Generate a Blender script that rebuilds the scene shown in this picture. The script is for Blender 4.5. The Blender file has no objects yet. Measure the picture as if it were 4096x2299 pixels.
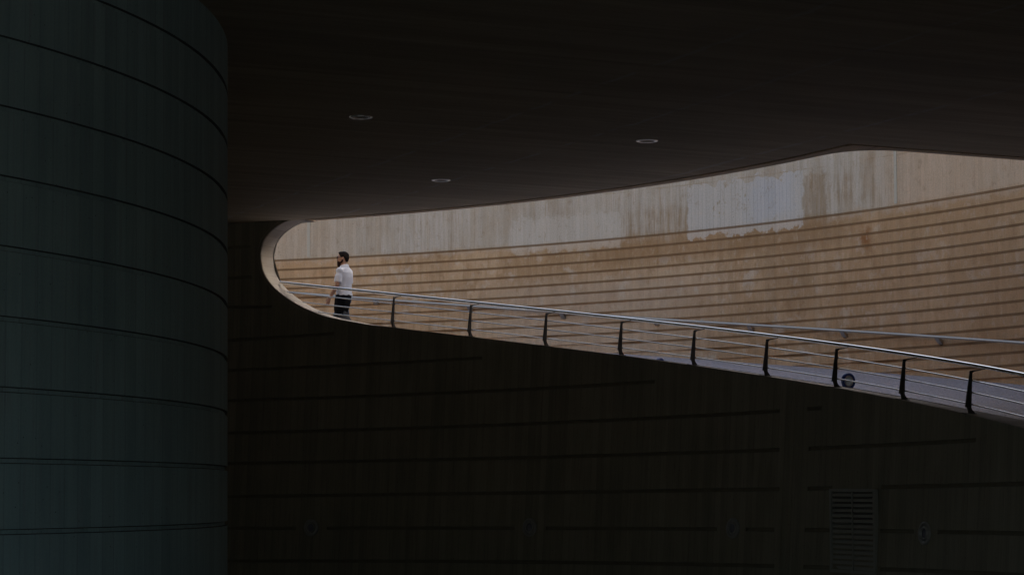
import bpy, bmesh, math, random
from mathutils import Vector, Matrix
random.seed(7)
sc = bpy.context.scene
C = sc.collection
rad = math.radians
# ---------------------------------------------------------------- plan of the place (metres; camera at origin, ground at z=-2)
CX, CY, R = -14.2475, 25.0631, 21.4436      # centre of the round court and radius of the inner ramp wall
RD = 10.9                                    # radius of the central drum
ZC = 5.234                                   # underside of the slab
GZ = -2.0                                    # ground level
T = .5                                       # thickness of the ramp wall
EDGE = 24.86                                 # bearing of the straight slab edge
def curb(p): return 9.62325501e-02 + 5.36933365e-02*p - 3.76082496e-05*p*p
def r2(p): return 29.0 + (p-35)*(2.6/39.5) if p > 20 else 28.01
def pol(p, r, z): return Vector((CX + r*math.cos(rad(p)), CY + r*math.sin(rad(p)), z))
def frange(a, b, s):
    n = max(1, int(math.ceil(abs(b-a)/s - 1e-9))); return [a + (b-a)*i/n for i in range(n+1)]
def lerp(a, b, t): return a + (b-a)*t
def interp(x, tab):
    if x <= tab[0][0]: return tab[0][1]
    for (a, va), (b, vb) in zip(tab, tab[1:]):
        if x <= b: return va + (vb-va)*(x-a)/(b-a)
    return tab[-1][1]

# ---------------------------------------------------------------- linking and tagging
def link(name, bm, m=None, parent=None, smooth=None, dist=0):
    if dist: bmesh.ops.remove_doubles(bm, verts=bm.verts, dist=dist)
    me = bpy.data.meshes.new(name); bm.to_mesh(me); bm.free()
    o = bpy.data.objects.new(name, me); C.objects.link(o)
    if m:
        for q in (m if isinstance(m, (list, tuple)) else [m]): me.materials.append(q)
    if parent: o.parent = parent
    if smooth is not None:
        me.shade_smooth()
        if smooth < 180: me.set_sharp_from_angle(angle=rad(smooth))
    return o
def empty(name, loc=(0,0,0), rz=0):
    o = bpy.data.objects.new(name, None); C.objects.link(o); o.location = loc; o.rotation_euler.z = rz; o.empty_display_size = .2
    return o
def tag(o, label=None, cat=None, group=None, kind=None):
    if label: o['label'] = label
    if cat: o['category'] = cat
    if group: o['group'] = group
    if kind: o['kind'] = kind
    return o
def copy_tree(o, parent=None):
    c = o.copy(); C.objects.link(c)
    if parent: c.parent = parent
    for ch in list(o.children): copy_tree(ch, c)
    return c

# ---------------------------------------------------------------- material helpers
class NT:
    def __init__(s, name):
        s.m = bpy.data.materials.new(name); s.m.use_nodes = True
        s.t = s.m.node_tree; s.n = s.t.nodes; s.b = s.n['Principled BSDF']
    def L(s, a, b): s.t.links.new(a, b)
    def setv(s, inp, v):
        if hasattr(v, 'is_output'): s.L(v, inp)
        elif isinstance(v, (tuple, list)) and len(v) == 3 and len(inp.default_value) == 4: inp.default_value = (*v, 1)
        else: inp.default_value = v
    def math(s, op, a, b=0., c=None, clamp=False):
        n = s.n.new('ShaderNodeMath'); n.operation = op; n.use_clamp = clamp
        s.setv(n.inputs[0], a); s.setv(n.inputs[1], b)
        if c is not None: s.setv(n.inputs[2], c)
        return n.outputs[0]
    def mul(s, a, b): return s.math('MULTIPLY', a, b)
    def add(s, a, b): return s.math('ADD', a, b)
    def step(s, x, e0, e1):      # smooth 0..1 between e0 and e1
        n = s.n.new('ShaderNodeMapRange'); n.interpolation_type = 'SMOOTHSTEP'
        s.setv(n.inputs[0], x); s.setv(n.inputs[1], e0); s.setv(n.inputs[2], e1); return n.outputs[0]
    def lin(s, x, a, b, c, d):
        n = s.n.new('ShaderNodeMapRange'); s.setv(n.inputs[0], x)
        for i, v in enumerate((a, b, c, d)): s.setv(n.inputs[i+1], v)
        return n.outputs[0]
    def band(s, x, a, b, w): # 1 inside a..b
        return s.mul(s.step(x, s.sub(a, w), s.add(a, w)), s.math('SUBTRACT', 1., s.step(x, s.sub(b, w), s.add(b, w))))
    def sub(s, a, b): return s.math('SUBTRACT', a, b)
    def mix(s, f, a, b, mode='MIX'):
        n = s.n.new('ShaderNodeMix'); n.data_type = 'RGBA'; n.blend_type = mode
        s.setv(n.inputs[0], f); s.setv(n.inputs[6], a); s.setv(n.inputs[7], b); return n.outputs[2]
    def coord(s, kind='Object'):
        n = s.n.new('ShaderNodeTexCoord'); return n.outputs[kind]
    def uv(s):
        n = s.n.new('ShaderNodeUVMap'); n.uv_map = 'UVMap'; return n.outputs[0]
    def sep(s, v):
        n = s.n.new('ShaderNodeSeparateXYZ'); s.L(v, n.inputs[0]); return n.outputs
    def map(s, v, scale=(1,1,1), loc=(0,0,0), rot=(0,0,0)):
        n = s.n.new('ShaderNodeMapping'); s.L(v, n.inputs[0])
        n.inputs[1].default_value = loc; n.inputs[2].default_value = rot; n.inputs[3].default_value = scale; return n.outputs[0]
    def noise(s, v, scale=1, detail=4, rough=.55, dist=0):
        n = s.n.new('ShaderNodeTexNoise'); s.L(v, n.inputs['Vector'])
        n.inputs['Scale'].default_value = scale; n.inputs['Detail'].default_value = detail
        n.inputs['Roughness'].default_value = rough; n.inputs['Distortion'].default_value = dist; return n.outputs[0]
    def vor(s, v, scale=1, feature='F1', out=0, rnd=1.):
        n = s.n.new('ShaderNodeTexVoronoi'); n.feature = feature; s.L(v, n.inputs['Vector']); n.inputs['Scale'].default_value = scale
        n.inputs['Randomness'].default_value = rnd
        return n.outputs[out]
    def white(s, w):
        n = s.n.new('ShaderNodeTexWhiteNoise'); n.noise_dimensions = '1D'; s.L(w, n.inputs['W']); return n.outputs[0]
    def bump(s, h, strength=.3, dist=.01, normal=None):
        n = s.n.new('ShaderNodeBump'); n.inputs['Strength'].default_value = strength; n.inputs['Distance'].default_value = dist
        s.L(h, n.inputs['Height'])
        if normal: s.L(normal, n.inputs['Normal'])
        s.L(n.outputs[0], s.b.inputs['Normal']); return n.outputs[0]
    def out(s, col=None, rough=None, metal=None, spec=None):
        if col is not None: s.setv(s.b.inputs['Base Color'], col)
        if rough is not None: s.setv(s.b.inputs['Roughness'], rough)
        if metal is not None: s.b.inputs['Metallic'].default_value = metal
        if spec is not None: s.b.inputs['Specular IOR Level'].default_value = spec
        return s.m

def boards(g, uv, width, seed=0.):
    """vertical board marks: value per board and thin joint lines"""
    u = g.sep(uv)[0]
    x = g.add(g.math('DIVIDE', u, width), seed)
    val = g.white(g.math('FLOOR', x))
    fr = g.math('FRACT', x)
    edge = g.math('MINIMUM', fr, g.math('SUBTRACT', 1., fr))
    line = g.math('SUBTRACT', 1., g.step(edge, .0, .07))
    return val, line

def mat_concrete(name, c1, c2, stain, board=.13, streak=.55, rough=.88, seed=0., boardamt=.10):
    g = NT(name); uv = g.uv()
    uvs = g.map(uv, loc=(seed*3.1, seed*1.7, 0))
    big = g.noise(uvs, .55, 5, .6)
    st = g.noise(g.map(uvs, (5.5, .42, 1)), 1., 6, .65)
    st2 = g.noise(g.map(uvs, (19, .8, 1)), 1., 5, .7)
    fine = g.noise(uvs, 42, 4, .7)
    val, line = boards(g, uv, board, seed)
    f = g.step(g.add(g.mul(st, .6), g.mul(big, .4)), .36, .64)
    col = g.mix(f, c1, c2)
    col = g.mix(g.mul(g.step(st2, .5, .74), streak), col, stain)
    k = g.add(g.lin(val, 0, 1, 1-boardamt, 1+boardamt), g.lin(fine, .3, .7, -.07, .07))
    k = g.mul(k, g.sub(1., g.mul(line, .16)))
    n = g.n.new('ShaderNodeVectorMath'); n.operation = 'SCALE'; g.L(col, n.inputs[0]); g.L(k, n.inputs[3])
    pits = g.step(g.vor(uvs, 9, 'F1', 0), .05, .085)
    col = g.mix(g.sub(1., pits), n.outputs[0], tuple(x*.45 for x in c1))
    g.bump(g.add(g.mul(fine, .5), g.add(g.mul(st2, .4), g.mul(line, -.6))), .35, .006)
    return g.out(col, rough)

def mat_plain(name, col, rough=.5, metal=0, var=.15, scale=20, bump=0, spec=None):
    g = NT(name); v = g.coord('Object'); nz = g.noise(v, scale, 4, .6)
    c = g.mix(nz, tuple(x*(1-var) for x in col), tuple(min(1, x*(1+var)) for x in col))
    if bump: g.bump(nz, bump, .003)
    g.out(c, g.lin(nz, .2, .8, max(0, rough-.06), min(1, rough+.08)), metal, spec)
    return g.m

# ---------------------------------------------------------------- grooved curved wall
def grooved(bm, phis, rf, zb, zt, grooves, sgn, uk, w=.055, depth=.028, vj=(), soft=.006, shaded=0):
    """column/row grid on a curved wall. rf(phi,z) radius; grooves: list of (zfunc, [(pa,pb),...]) sorted low to high;
    sgn: direction of the recess along the radius; vj: bearings of vertical joints."""
    uvl = bm.loops.layers.uv.get('UVMap') or bm.loops.layers.uv.new('UVMap')
    cols = set(round(p, 4) for p in phis)
    for zf, spans in grooves:
        for a, b in spans:
            for e in (a, b):
                for d in (-.02, .02):
                    if phis[0] < e+d < phis[-1]: cols.add(round(e+d, 4))
    for j in vj:
        for d in (-.045, -.03, .03, .045):
            if phis[0] < j+d < phis[-1]: cols.add(round(j+d, 4))
    cols = sorted(cols)
    grid = []
    for p in cols:
        lo, hi = zb(p), zt(p)
        vd = .007 if any(abs(p-j) < .035 for j in vj) else 0
        rows = [(lo, 0)]
        for zf, spans in grooves:
            z = zf(p); on = any(a < p < b for a, b in spans) and lo+.09 < z < hi-.09
            d = depth if on else 0
            for dz, dd in ((-w/2-soft, 0), (-w/2, d), (w/2, d), (w/2+soft, 0)):
                rows.append((min(max(z+dz, lo), hi), dd))
        rows.append((hi, 0))
        grid.append([(bm.verts.new(pol(p, rf(p, z) + sgn*(d+vd), z)), (-p*uk, z), d > 0) for z, d in rows])
    for a, b in zip(grid, grid[1:]):
        for i in range(len(a)-1):
            q = [a[i], b[i], b[i+1], a[i+1]]
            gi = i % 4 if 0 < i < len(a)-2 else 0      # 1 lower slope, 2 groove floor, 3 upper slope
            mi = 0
            if gi and shaded and (a[i][2] or a[i+1][2] or b[i][2]): mi = 1 if (shaded == 2 or gi != 2) else 0  # second slot carries the painted groove shade
            zs = [x[1][1] for x in q]
            if abs(zs[0]-zs[3]) < 1e-5 and abs(zs[1]-zs[2]) < 1e-5: continue
            if sgn > 0: q = q[::-1]
            f = bm.faces.new([x[0] for x in q]); f.material_index = mi
            for l, x in zip(f.loops, q): l[uvl].uv = x[1]

def strip(bm, A, B, uva=None, uvb=None, flip=False, mi=0):
    uvl = bm.loops.layers.uv.get('UVMap') or bm.loops.layers.uv.new('UVMap')
    va = [bm.verts.new(p) for p in A]; vb = [bm.verts.new(p) for p in B]
    for i in range(len(A)-1):
        q = [va[i], va[i+1], vb[i+1], vb[i]]
        u = None
        if uva: u = [uva[i], uva[i+1], uvb[i+1], uvb[i]]
        if flip: q = q[::-1]; u = u[::-1] if u else None
        f = bm.faces.new(q); f.material_index = mi
        if u:
            for l, x in zip(f.loops, u): l[uvl].uv = x

# ---------------------------------------------------------------- generic shapes
def ring(bm, c, t, n1, n2, a, b, k):
    return [bm.verts.new(c + n1*(a*math.cos(2*math.pi*i/k)) + n2*(b*math.sin(2*math.pi*i/k))) for i in range(k)]
def tube(bm, pts, rads, k=12, up=Vector((0,0,1)), caps=True):
    """tapered tube through points; rads: r or (r along side, r along up-ish)"""
    pts = [Vector(p) for p in pts]; prev = None; first = None
    for i, p in enumerate(pts):
        t = (pts[min(i+1, len(pts)-1)] - pts[max(i-1, 0)]).normalized()
        u = up if abs(t.dot(up)) < .95 else Vector((1,0,0))
        n1 = t.cross(u).normalized(); n2 = n1.cross(t).normalized()
        r = rads[i] if isinstance(rads, (list, tuple)) else rads
        a, b = r if isinstance(r, (list, tuple)) else (r, r)
        cur = ring(bm, p, t, n1, n2, a, b, k)
        if prev:
            for j in range(k): bm.faces.new((prev[j], prev[(j+1) % k], cur[(j+1) % k], cur[j]))
        else: first = cur
        prev = cur
    if caps:
        bm.faces.new(first[::-1]); bm.faces.new(prev)
def box(bm, lo, hi, M=None):
    vs = [Vector((x, y, z)) for z in (lo[2], hi[2]) for y in (lo[1], hi[1]) for x in (lo[0], hi[0])]
    vs = [bm.verts.new(M @ v if M else v) for v in vs]
    for f in ((0,2,3,1), (4,5,7,6), (0,1,5,4), (2,6,7,3), (0,4,6,2), (1,3,7,5)): bm.faces.new([vs[i] for i in f])
def prism(bm, prof, y0, y1, M=None):
    """profile in x,z extruded along y"""
    a = [Vector((x, y0, z)) for x, z in prof]; b = [Vector((x, y1, z)) for x, z in prof]
    a = [bm.verts.new(M @ v if M else v) for v in a]; b = [bm.verts.new(M @ v if M else v) for v in b]
    n = len(prof)
    bm.faces.new(a); bm.faces.new(b[::-1])
    for i in range(n): bm.faces.new((a[i], b[i], b[(i+1) % n], a[(i+1) % n]))
def lathe(bm, prof, k=40):
    """profile (radius, height) about local z"""
    prev = None
    for r, h in prof:
        if r < 1e-6: cur = [bm.verts.new((0, 0, h))]
        else: cur = [bm.verts.new((r*math.cos(2*math.pi*i/k), r*math.sin(2*math.pi*i/k), h)) for i in range(k)]
        if prev:
            for i in range(k):
                j = (i+1) % k
                if len(prev) == 1: bm.faces.new((prev[0], cur[i], cur[j]))
                elif len(cur) == 1: bm.faces.new((prev[i], prev[j], cur[0]))
                else: bm.faces.new((prev[i], prev[j], cur[j], cur[i]))
        prev = cur
    bmesh.ops.recalc_face_normals(bm, faces=bm.faces)
def blob(bm, c, r, rot=None, seg=20, ring_=14):
    M = Matrix.Translation(c) @ (rot or Matrix()) @ Matrix.Diagonal((*r, 1))
    bmesh.ops.create_uvsphere(bm, u_segments=seg, v_segments=ring_, radius=1, matrix=M)

# ================================================================ MATERIALS
M_dark = mat_concrete('concrete_inner_wall', (.215,.20,.145), (.28,.255,.19), (.14,.105,.075), .16, .5, .85, 1.)
M_drum = mat_concrete('concrete_drum', (.215,.335,.345), (.28,.42,.425), (.225,.255,.27), .22, .6, .8, 2., .07)
M_grshade = mat_plain('groove_shade_dirt', (.175,.155,.11), .9, 0, .35, 5)  # groove shade and grime painted as one darker colour
M_drshade = mat_plain('drum_groove_shade_dirt', (.08,.10,.10), .9, 0, .4, 3)  # shade lines along the drum groove edges, painted in with some grime
M_reveal = mat_concrete('concrete_reveal', (.31,.275,.235), (.37,.335,.29), (.2,.16,.12), .21, .4, .85, 3., .14)
M_lip = mat_concrete('concrete_slab_lip', (.46,.34,.22), (.52,.40,.27), (.25,.18,.11), .6, .4, .85, 4.)

def mat_far():
    g = NT('concrete_outer_wall'); uv = g.uv(); S = g.sep(uv); u, z = S[0], S[1]
    UK = .5236
    P = lambda p: -p*UK
    big = g.noise(uv, .5, 5, .6); med = g.noise(g.map(uv, loc=(7, 3, 0)), 1.6, 6, .65)
    # the runs restart at every groove, so each band has streaks of its own
    bandi = g.math('FLOOR', g.math('DIVIDE', g.math('MINIMUM', g.sub(z, 5.56-.24*60), .24*60+.05), .24))
    cmb = g.n.new('ShaderNodeCombineXYZ'); g.L(u, cmb.inputs[0]); g.L(z, cmb.inputs[1]); g.L(g.mul(bandi, .33), cmb.inputs[2]); uvb = cmb.outputs[0]
    st = g.noise(g.map(uvb, (6, .5, 1)), 1., 6, .65)
    st2 = g.noise(g.map(uvb, (22, 1.2, 1.3), (3, 9, 0)), 1., 5, .7)
    fine = g.noise(uv, 34, 5, .75)
    rag = g.noise(g.map(uv, loc=(11, 2, 0)), 3.3, 4, .6)
    ragw = g.sub(rag, .5)
    val, line = boards(g, uv, .105, .3)
    up = g.step(z, 5.54, 5.57)
    # lower zone
    lo = g.mix(g.step(g.add(g.mul(st, .5), g.mul(big, .5)), .40, .60), (.36,.245,.14), (.48,.355,.235))
    lo = g.mix(g.mul(g.step(st2, .50, .72), .5), lo, (.52,.42,.32))
    lo = g.mix(g.mul(g.step(g.add(g.mul(med, .6), g.mul(st, .4)), .51, .64), .7), lo, (.25,.145,.06))
    lo = g.mix(g.mul(g.step(g.noise(g.map(uv, (1, .8, 1), (4, 8, 0)), 2.2, 5, .65), .53, .66), .65), lo, (.50,.455,.41))
    lo = g.mix(g.mul(g.step(u, P(50), P(38)), .5), lo, (.45,.285,.16))  # warm bounced light at the right end, mixed into the colour
    lo = g.mix(g.mul(g.sub(1., g.step(u, P(74), P(67))), .5), lo, (.50,.33,.19))  # same painted warm light at the left end
    # paler wash left of the middle, greyer on the lower left
    pale = g.mul(g.band(g.add(u, g.mul(ragw, 1.2)), P(64), P(52), 1.6), g.sub(1., g.step(z, 4.3, 5.0)))
    lo = g.mix(g.mul(pale, .5), lo, (.46,.40,.345))
    # upper zone
    hi = g.mix(g.step(g.add(g.mul(st, .6), g.mul(big, .4)), .36, .62), (.50,.46,.42), (.41,.35,.285))
    hi = g.mix(g.mul(g.step(st2, .5, .72), .5), hi, (.33,.235,.15))
    hi = g.mix(g.mul(g.step(u, P(43.5), P(40.5)), .65), hi, (.50,.38,.29))       # plain warm panel on the right
    hi = g.mix(g.mul(g.sub(1., g.step(u, P(74.2), P(68.5))), .6), hi, (.46,.35,.25))
    col = g.mix(g.step(g.add(z, g.mul(ragw, .45)), 5.40, 5.68), lo, hi)
    # brown runs beside the cleaned patches
    uw = g.add(u, g.mul(ragw, .28)); zw = g.add(z, g.mul(ragw, .55))
    br = g.band(uw, P(56.6), P(53.0), .05)
    br = g.mul(br, g.mul(g.band(g.add(zw, g.mul(g.sub(st2, .5), .9)), 5.4, 6.2, .22), g.mul(g.lin(st, .36, .6, .35, 1.), g.step(st2, .36, .58))))
    br2 = g.mul(g.band(uw, P(46.65), P(45.4), .05), g.mul(g.band(zw, 5.3, 6.48, .05), g.lin(st2, .35, .6, .35, 1.)))
    br2 = g.math('MAXIMUM', br2, g.mul(g.band(uw, P(45.6), P(42.2), .2), g.mul(g.band(zw, 5.75, 6.4, .2), g.mul(g.step(st, .46, .60), .75))))
    br3 = g.mul(g.band(uw, P(43.35), P(42.75), .12), g.mul(g.band(zw, 5.85, 6.75, .3), g.lin(st2, .35, .6, .35, .85)))
    br3 = g.math('MAXIMUM', br3, g.mul(g.step(g.add(g.mul(st2, .6), g.mul(med, .4)), .56, .66), .55))
    col = g.mix(g.mul(g.math('MAXIMUM', g.math('MAXIMUM', br, br2), br3), .75), col, (.30,.205,.12))
    # heavy brown band below the patches
    sb = g.mul(g.band(g.add(u, g.mul(ragw, 1.)), P(58), P(44), .5), g.band(zw, 4.95, 5.52, .22))
    col = g.mix(g.mul(sb, .6), col, (.27,.165,.08))
    sd = g.mul(g.band(g.add(u, g.mul(ragw, .7)), P(49), P(46.3), .35), g.band(zw, 3.7, 5.3, .5))
    col = g.mix(g.mul(sd, .45), col, (.26,.165,.085))
    rs = g.mul(g.band(g.add(u, g.mul(ragw, .3)), P(43.55), P(43.05), .09), g.band(zw, 4.82, 5.2, .12))
    col = g.mix(g.mul(rs, .9), col, (.26,.11,.03))
    # cleaned (painted over) patches
    pa = g.mul(g.band(uw, P(53.0), P(46.7), .025), g.band(g.add(z, g.mul(g.sub(rag, .46), .9)), 5.42, 6.62, .03))
    pb = g.mul(g.band(uw, P(62.5), P(56.6), .04), g.band(g.add(z, g.mul(g.sub(rag, .46), .6)), 5.40, 6.22, .05))
    keep = g.lin(st, .3, .7, .8, 1.)
    col = g.mix(g.mul(g.mul(pb, .6), keep), col, (.53,.495,.46))
    pc = g.mix(g.mul(g.band(g.add(u, g.mul(ragw, .8)), P(49.6), P(47.2), .35), g.band(zw, 5.7, 6.6, .18)), (.51,.49,.48), (.49,.50,.55))
    col = g.mix(g.mul(g.mul(pa, .84), keep), col, pc)
    # remains of spots inside the patch
    spn = g.noise(g.map(uv, (1.6, 1., 1), (2.3, 5.1, 0)), 8.5, 2, .5)
    sp = g.mul(g.step(spn, .6, .66), g.math('MAXIMUM', g.band(u, P(51.7), P(50.95), .12), g.band(u, P(50.1), P(49.2), .12)))
    sp = g.mul(sp, g.band(g.sub(z, g.mul(g.add(u, 26.2), .25)), 6.0, 6.38, .1))
    col = g.mix(g.mul(sp, .85), col, (.33,.27,.18))
    # faint horizontal pour line
    pl = g.band(g.add(z, g.mul(ragw, .05)), 6.61, 6.635, .01)
    col = g.mix(g.mul(g.mul(pl, g.step(med, .42, .6)), .6), col, (.33,.25,.16))
    bl = g.noise(g.map(uvb, (1.3, .8, 1.4), (1, 5, 0)), 5.5, 6, .7)
    col = g.mix(g.mul(g.step(bl, .54, .70), .34), col, (.25,.155,.075)); col = g.mix(g.mul(g.step(bl, .46, .32), .32), col, (.54,.47,.40))
    # grime in the grooves, with the shade under the upper lip painted in
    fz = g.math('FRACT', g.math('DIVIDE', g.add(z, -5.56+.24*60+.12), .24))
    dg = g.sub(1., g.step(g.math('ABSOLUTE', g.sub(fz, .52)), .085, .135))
    dirt_shade = g.mul(dg, g.sub(1., g.step(z, 5.6, 5.61)))
    dirt_shade = g.mul(dirt_shade, g.lin(med, .3, .7, .85, 1.))
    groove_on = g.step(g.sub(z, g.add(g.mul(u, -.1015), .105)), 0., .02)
    col = g.mix(g.mul(g.mul(dirt_shade, groove_on), .92), col, (.145,.08,.03))

    k = g.add(g.lin(val, 0, 1, .95, 1.04), g.lin(fine, .3, .7, -.17, .17))
    k = g.mul(k, g.sub(1., g.mul(g.mul(line, g.add(g.lin(up, 0, 1, .06, .16), g.mul(pa, .2))), g.step(st, .35, .5))))
    n = g.n.new('ShaderNodeVectorMath'); n.operation = 'SCALE'; g.L(col, n.inputs[0]); g.L(k, n.inputs[3])
    pits = g.step(g.vor(uv, 5.2, 'F1', 0), .035, .06)
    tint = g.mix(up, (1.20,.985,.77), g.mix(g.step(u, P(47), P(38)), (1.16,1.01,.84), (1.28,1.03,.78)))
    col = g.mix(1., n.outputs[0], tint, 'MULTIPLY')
    col = g.mix(g.mul(g.sub(1., pits), .6), col, (.15,.1,.06))
    g.bump(g.add(g.mul(fine, .6), g.add(g.mul(st2, .5), g.mul(line, -.5))), .45, .008)
    return g.out(col, .9)
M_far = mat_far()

def mat_ceiling():
    g = NT('concrete_ceiling'); v = g.map(g.coord('Object'), rot=(0, 0, -rad(EDGE)))
    st = g.noise(g.map(v, (.16, 3.2, 1)), 1., 7, .7)
    st2 = g.noise(g.map(v, (.5, 14, 1), (4, 2, 0)), 1., 5, .7)
    big = g.noise(v, .22, 4, .6)
    y = g.sep(v)[1]; x = g.math('DIVIDE', y, .14)
    val = g.white(g.math('FLOOR', x))
    col = g.mix(g.step(st, .36, .66), (.275,.228,.155), (.39,.322,.22))
    col = g.mix(g.mul(g.step(big, .45, .7), .4), col, (.44,.36,.25))
    col = g.mix(g.mul(g.step(st2, .54, .74), .6), col, (.15,.12,.085))
    n = g.n.new('ShaderNodeVectorMath'); n.operation = 'SCALE'; g.L(col, n.inputs[0]); g.L(g.lin(val, 0, 1, .93, 1.06), n.inputs[3])
    # pale joint smears running across the boards
    w = g.sep(g.map(v, (1, 1, 1)))[0]
    nz = g.noise(g.map(v, (1.2, 1.2, 1)), 1.3, 4, .6)
    a = g.sub(w, g.mul(g.sub(nz, .5), .3))
    l = g.math('MAXIMUM', g.band(a, 13.2, 13.28, .03), g.math('MAXIMUM', g.band(a, 15.1, 15.17, .03), g.band(a, 18.3, 18.4, .04)))
    l = g.mul(l, g.step(nz, .4, .55))
    col = g.mix(g.mul(l, .5), n.outputs[0], (.42,.40,.37))
    g.bump(g.add(st2, st), .4, .006)
    return g.out(col, .8)
M_ceil = mat_ceiling()

def mat_pavers():
    g = NT('crazed_paving'); uv = g.uv()
    e = g.vor(uv, 10.5, 'DISTANCE_TO_EDGE', 0); cell = g.vor(uv, 10.5, 'F1', 1)
    joint = g.sub(1., g.step(e, .02, .06)); nz = g.noise(uv, 30, 4, .6); big = g.noise(uv, .7, 3, .5)
    cs = g.sep(cell)[0]
    c = g.mix(cs, (.38,.355,.37), (.52,.48,.50)); c = g.mix(g.mul(big, .35), c, (.36,.32,.31))
    c = g.mix(g.mul(joint, .55), c, (.14,.125,.12))
    g.bump(g.add(g.mul(g.step(e, .0, .12), 1.), g.mul(nz, .15)), .8, .015)
    return g.out(c, g.add(g.lin(cs, 0, 1, .32, .5), g.mul(joint, .3)))
M_pave = mat_pavers()      # broken slabs laid in mortar

def mat_ground():
    g = NT('ground_paving'); v = g.coord('Object')
    br = g.n.new('ShaderNodeTexBrick'); g.L(v, br.inputs[0]); br.inputs['Scale'].default_value = 1.6
    br.inputs['Color1'].default_value = (.13,.125,.12,1); br.inputs['Color2'].default_value = (.16,.155,.145,1); br.inputs['Mortar'].default_value = (.06,.06,.055,1)
    br.inputs['Mortar Size'].default_value = .012
    nz = g.noise(v, 1.3, 6, .6)
    c = g.mix(g.mul(nz, .35), br.outputs[0], (.08,.075,.07)); g.bump(nz, .2, .01)
    return g.out(c, .8)
M_ground = mat_ground()
M_steel = mat_plain('polished_steel', (.95,.96,.93), .07, 1, .04, 60)
M_steel2 = mat_plain('dull_steel', (.46,.41,.355), .40, 1, .08, 40)
M_post = mat_plain('dark_painted_post', (.045,.042,.038), .5, .3, .2, 30)
M_alu = mat_plain('lamp_ring_metal', (.90,.88,.84), .30, 1, .05, 25)
M_lens = mat_plain('lamp_reflector', (.88,.85,.82), .34, 1, .05, 12)
M_cover = mat_concrete('pale_joint_mortar', (.47,.38,.27), (.53,.43,.31), (.38,.28,.18), .5, .4, .9, 6.)
M_black = mat_plain('black_recess', (.012,.012,.012), .6)
M_grille = mat_plain('grille_paint', (.31,.315,.28), .5, .2, .12, 10)
M_voidm = mat_plain('grille_void', (.01,.01,.01), .9)
M_blue = mat_plain('blue_enamel', (.012,.04,.17), .35, 0, .12, 20)
M_disc = mat_plain('pale_glass', (.60,.70,.69), .3, 0, .1, 15)
M_wlens = mat_plain('wall_lamp_glass', (.16,.165,.21), .2, 0, .1, 15)
M_wring = mat_plain('wall_lamp_metal', (.31,.31,.29), .4, .3, .12, 20)
M_border = mat_concrete('concrete_border', (.22,.20,.185), (.28,.255,.235), (.15,.13,.11), .6, .4, .8, 5.)

# ================================================================ INNER RAMP WALL (dark face) WITH THE LONG OPENING
# outline of the rounded left end of the opening (bearing, height) on the dark face
LOOP = [(61.70,5.234),(62.31,5.234),(62.75,5.232),(63.07,5.215),(63.58,5.14),(64.08,5.02),(64.46,4.86),(64.64,4.68),(64.66,4.50),(64.53,4.27),(64.31,4.11),(63.92,3.94),
        (63.41,3.785),(62.78,3.63),(62.01,3.48),(61.24,3.365),(60.48,3.27),(59.13,3.165),(57.78,3.075),(56.42,3.01),(54.89,2.93)]
def cr(pts, n=6):   # smooth (Catmull-Rom) curve through the points
    out = []
    for i in range(len(pts)-1):
        p0 = pts[max(i-1, 0)]; p1 = pts[i]; p2 = pts[i+1]; p3 = pts[min(i+2, len(pts)-1)]
        for k in range(n):
            t = k/n
            out.append(tuple(.5*((2*p1[j]) + (-p0[j]+p2[j])*t + (2*p0[j]-5*p1[j]+4*p2[j]-p3[j])*t*t + (-p0[j]+3*p1[j]-3*p2[j]+p3[j])*t**3) for j in (0, 1)))
    return out + [pts[-1]]
DL = cr(LOOP, 8)
iL = max(range(len(DL)), key=lambda i: DL[i][0])
uptab = sorted(q for q in DL[:iL+1] if q[0] >= 62.3)
def up_edge(p):   # upper boundary of the opening for a bearing
    if p <= uptab[0][0]: return ZC
    return interp(p, uptab)
lowtab = sorted(DL[iL:])
def low_edge(p):
    if p < 54.89: return curb(p)
    return interp(p, lowtab)
PL = DL[iL][0]
def rw(p, z):     # slightly battered face
    return R - .062*max(0., min(curb(p), 3.9) - z)
def tilt(a, za, b, zb_): return lambda p: za + (zb_-za)*(p-a)/(b-a)
G = 360
J1 = 28.83
DG = [  # (height function, bearing spans)
  (lambda p: -1.97, []),
  (tilt(65,-1.54,30,-1.32), [(29.9, 100), (25.98, 27.8), (-30, 22.35)]),
  (tilt(66,-.90,20,-.70), [(61.8, 100), (47.7, 59.8), (34.0, 45.6), (30.0, 32.0), (25.98, 27.8), (19.84, 22.35), (-30, 18.04)]),
  (tilt(66,-.27,28,-.09), [(29.75, 100), (25.98, 27.74), (-30, 22.35)]),
  (tilt(66,.385,28,.535), [(29.85, 100), (15.35, 27.76)]),
  (tilt(66,.99,28,1.16), [(29.95, 100), (26.95, 27.95)]),
  (tilt(66,1.64,38,1.745), [(38.7, 100)]),
  (tilt(66,2.25,50,2.33), [(50.3, 100)]),
  (tilt(66,2.86,60,2.92), [(59.95, 100)]),
  (tilt(66,3.53,63,3.51), [(63.9, 100)]),
  (lambda p: 4.12, [(65.2, 100)]),
  (lambda p: 4.74, [(65.3, 100)]),
]
near_root = empty('ramp_wall', pol(45, R, GZ))
tag(near_root, 'dark curved concrete wall with shallow grooves carrying the railing and ramp', 'wall')
def place(o, root):
    o.parent = root; o.matrix_parent_inverse = Matrix.Translation(-Vector(root.location)); return o
UKN = math.pi/180*R
bm = bmesh.new()
ph_all = frange(-36, 61, .5) + frange(61.1, PL, .06)
grooved(bm, ph_all, rw, lambda p: GZ-.05, low_edge, DG, 1, UKN, w=.05, depth=.024, vj=(J1,), shaded=2)
bmA = bm
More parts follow.
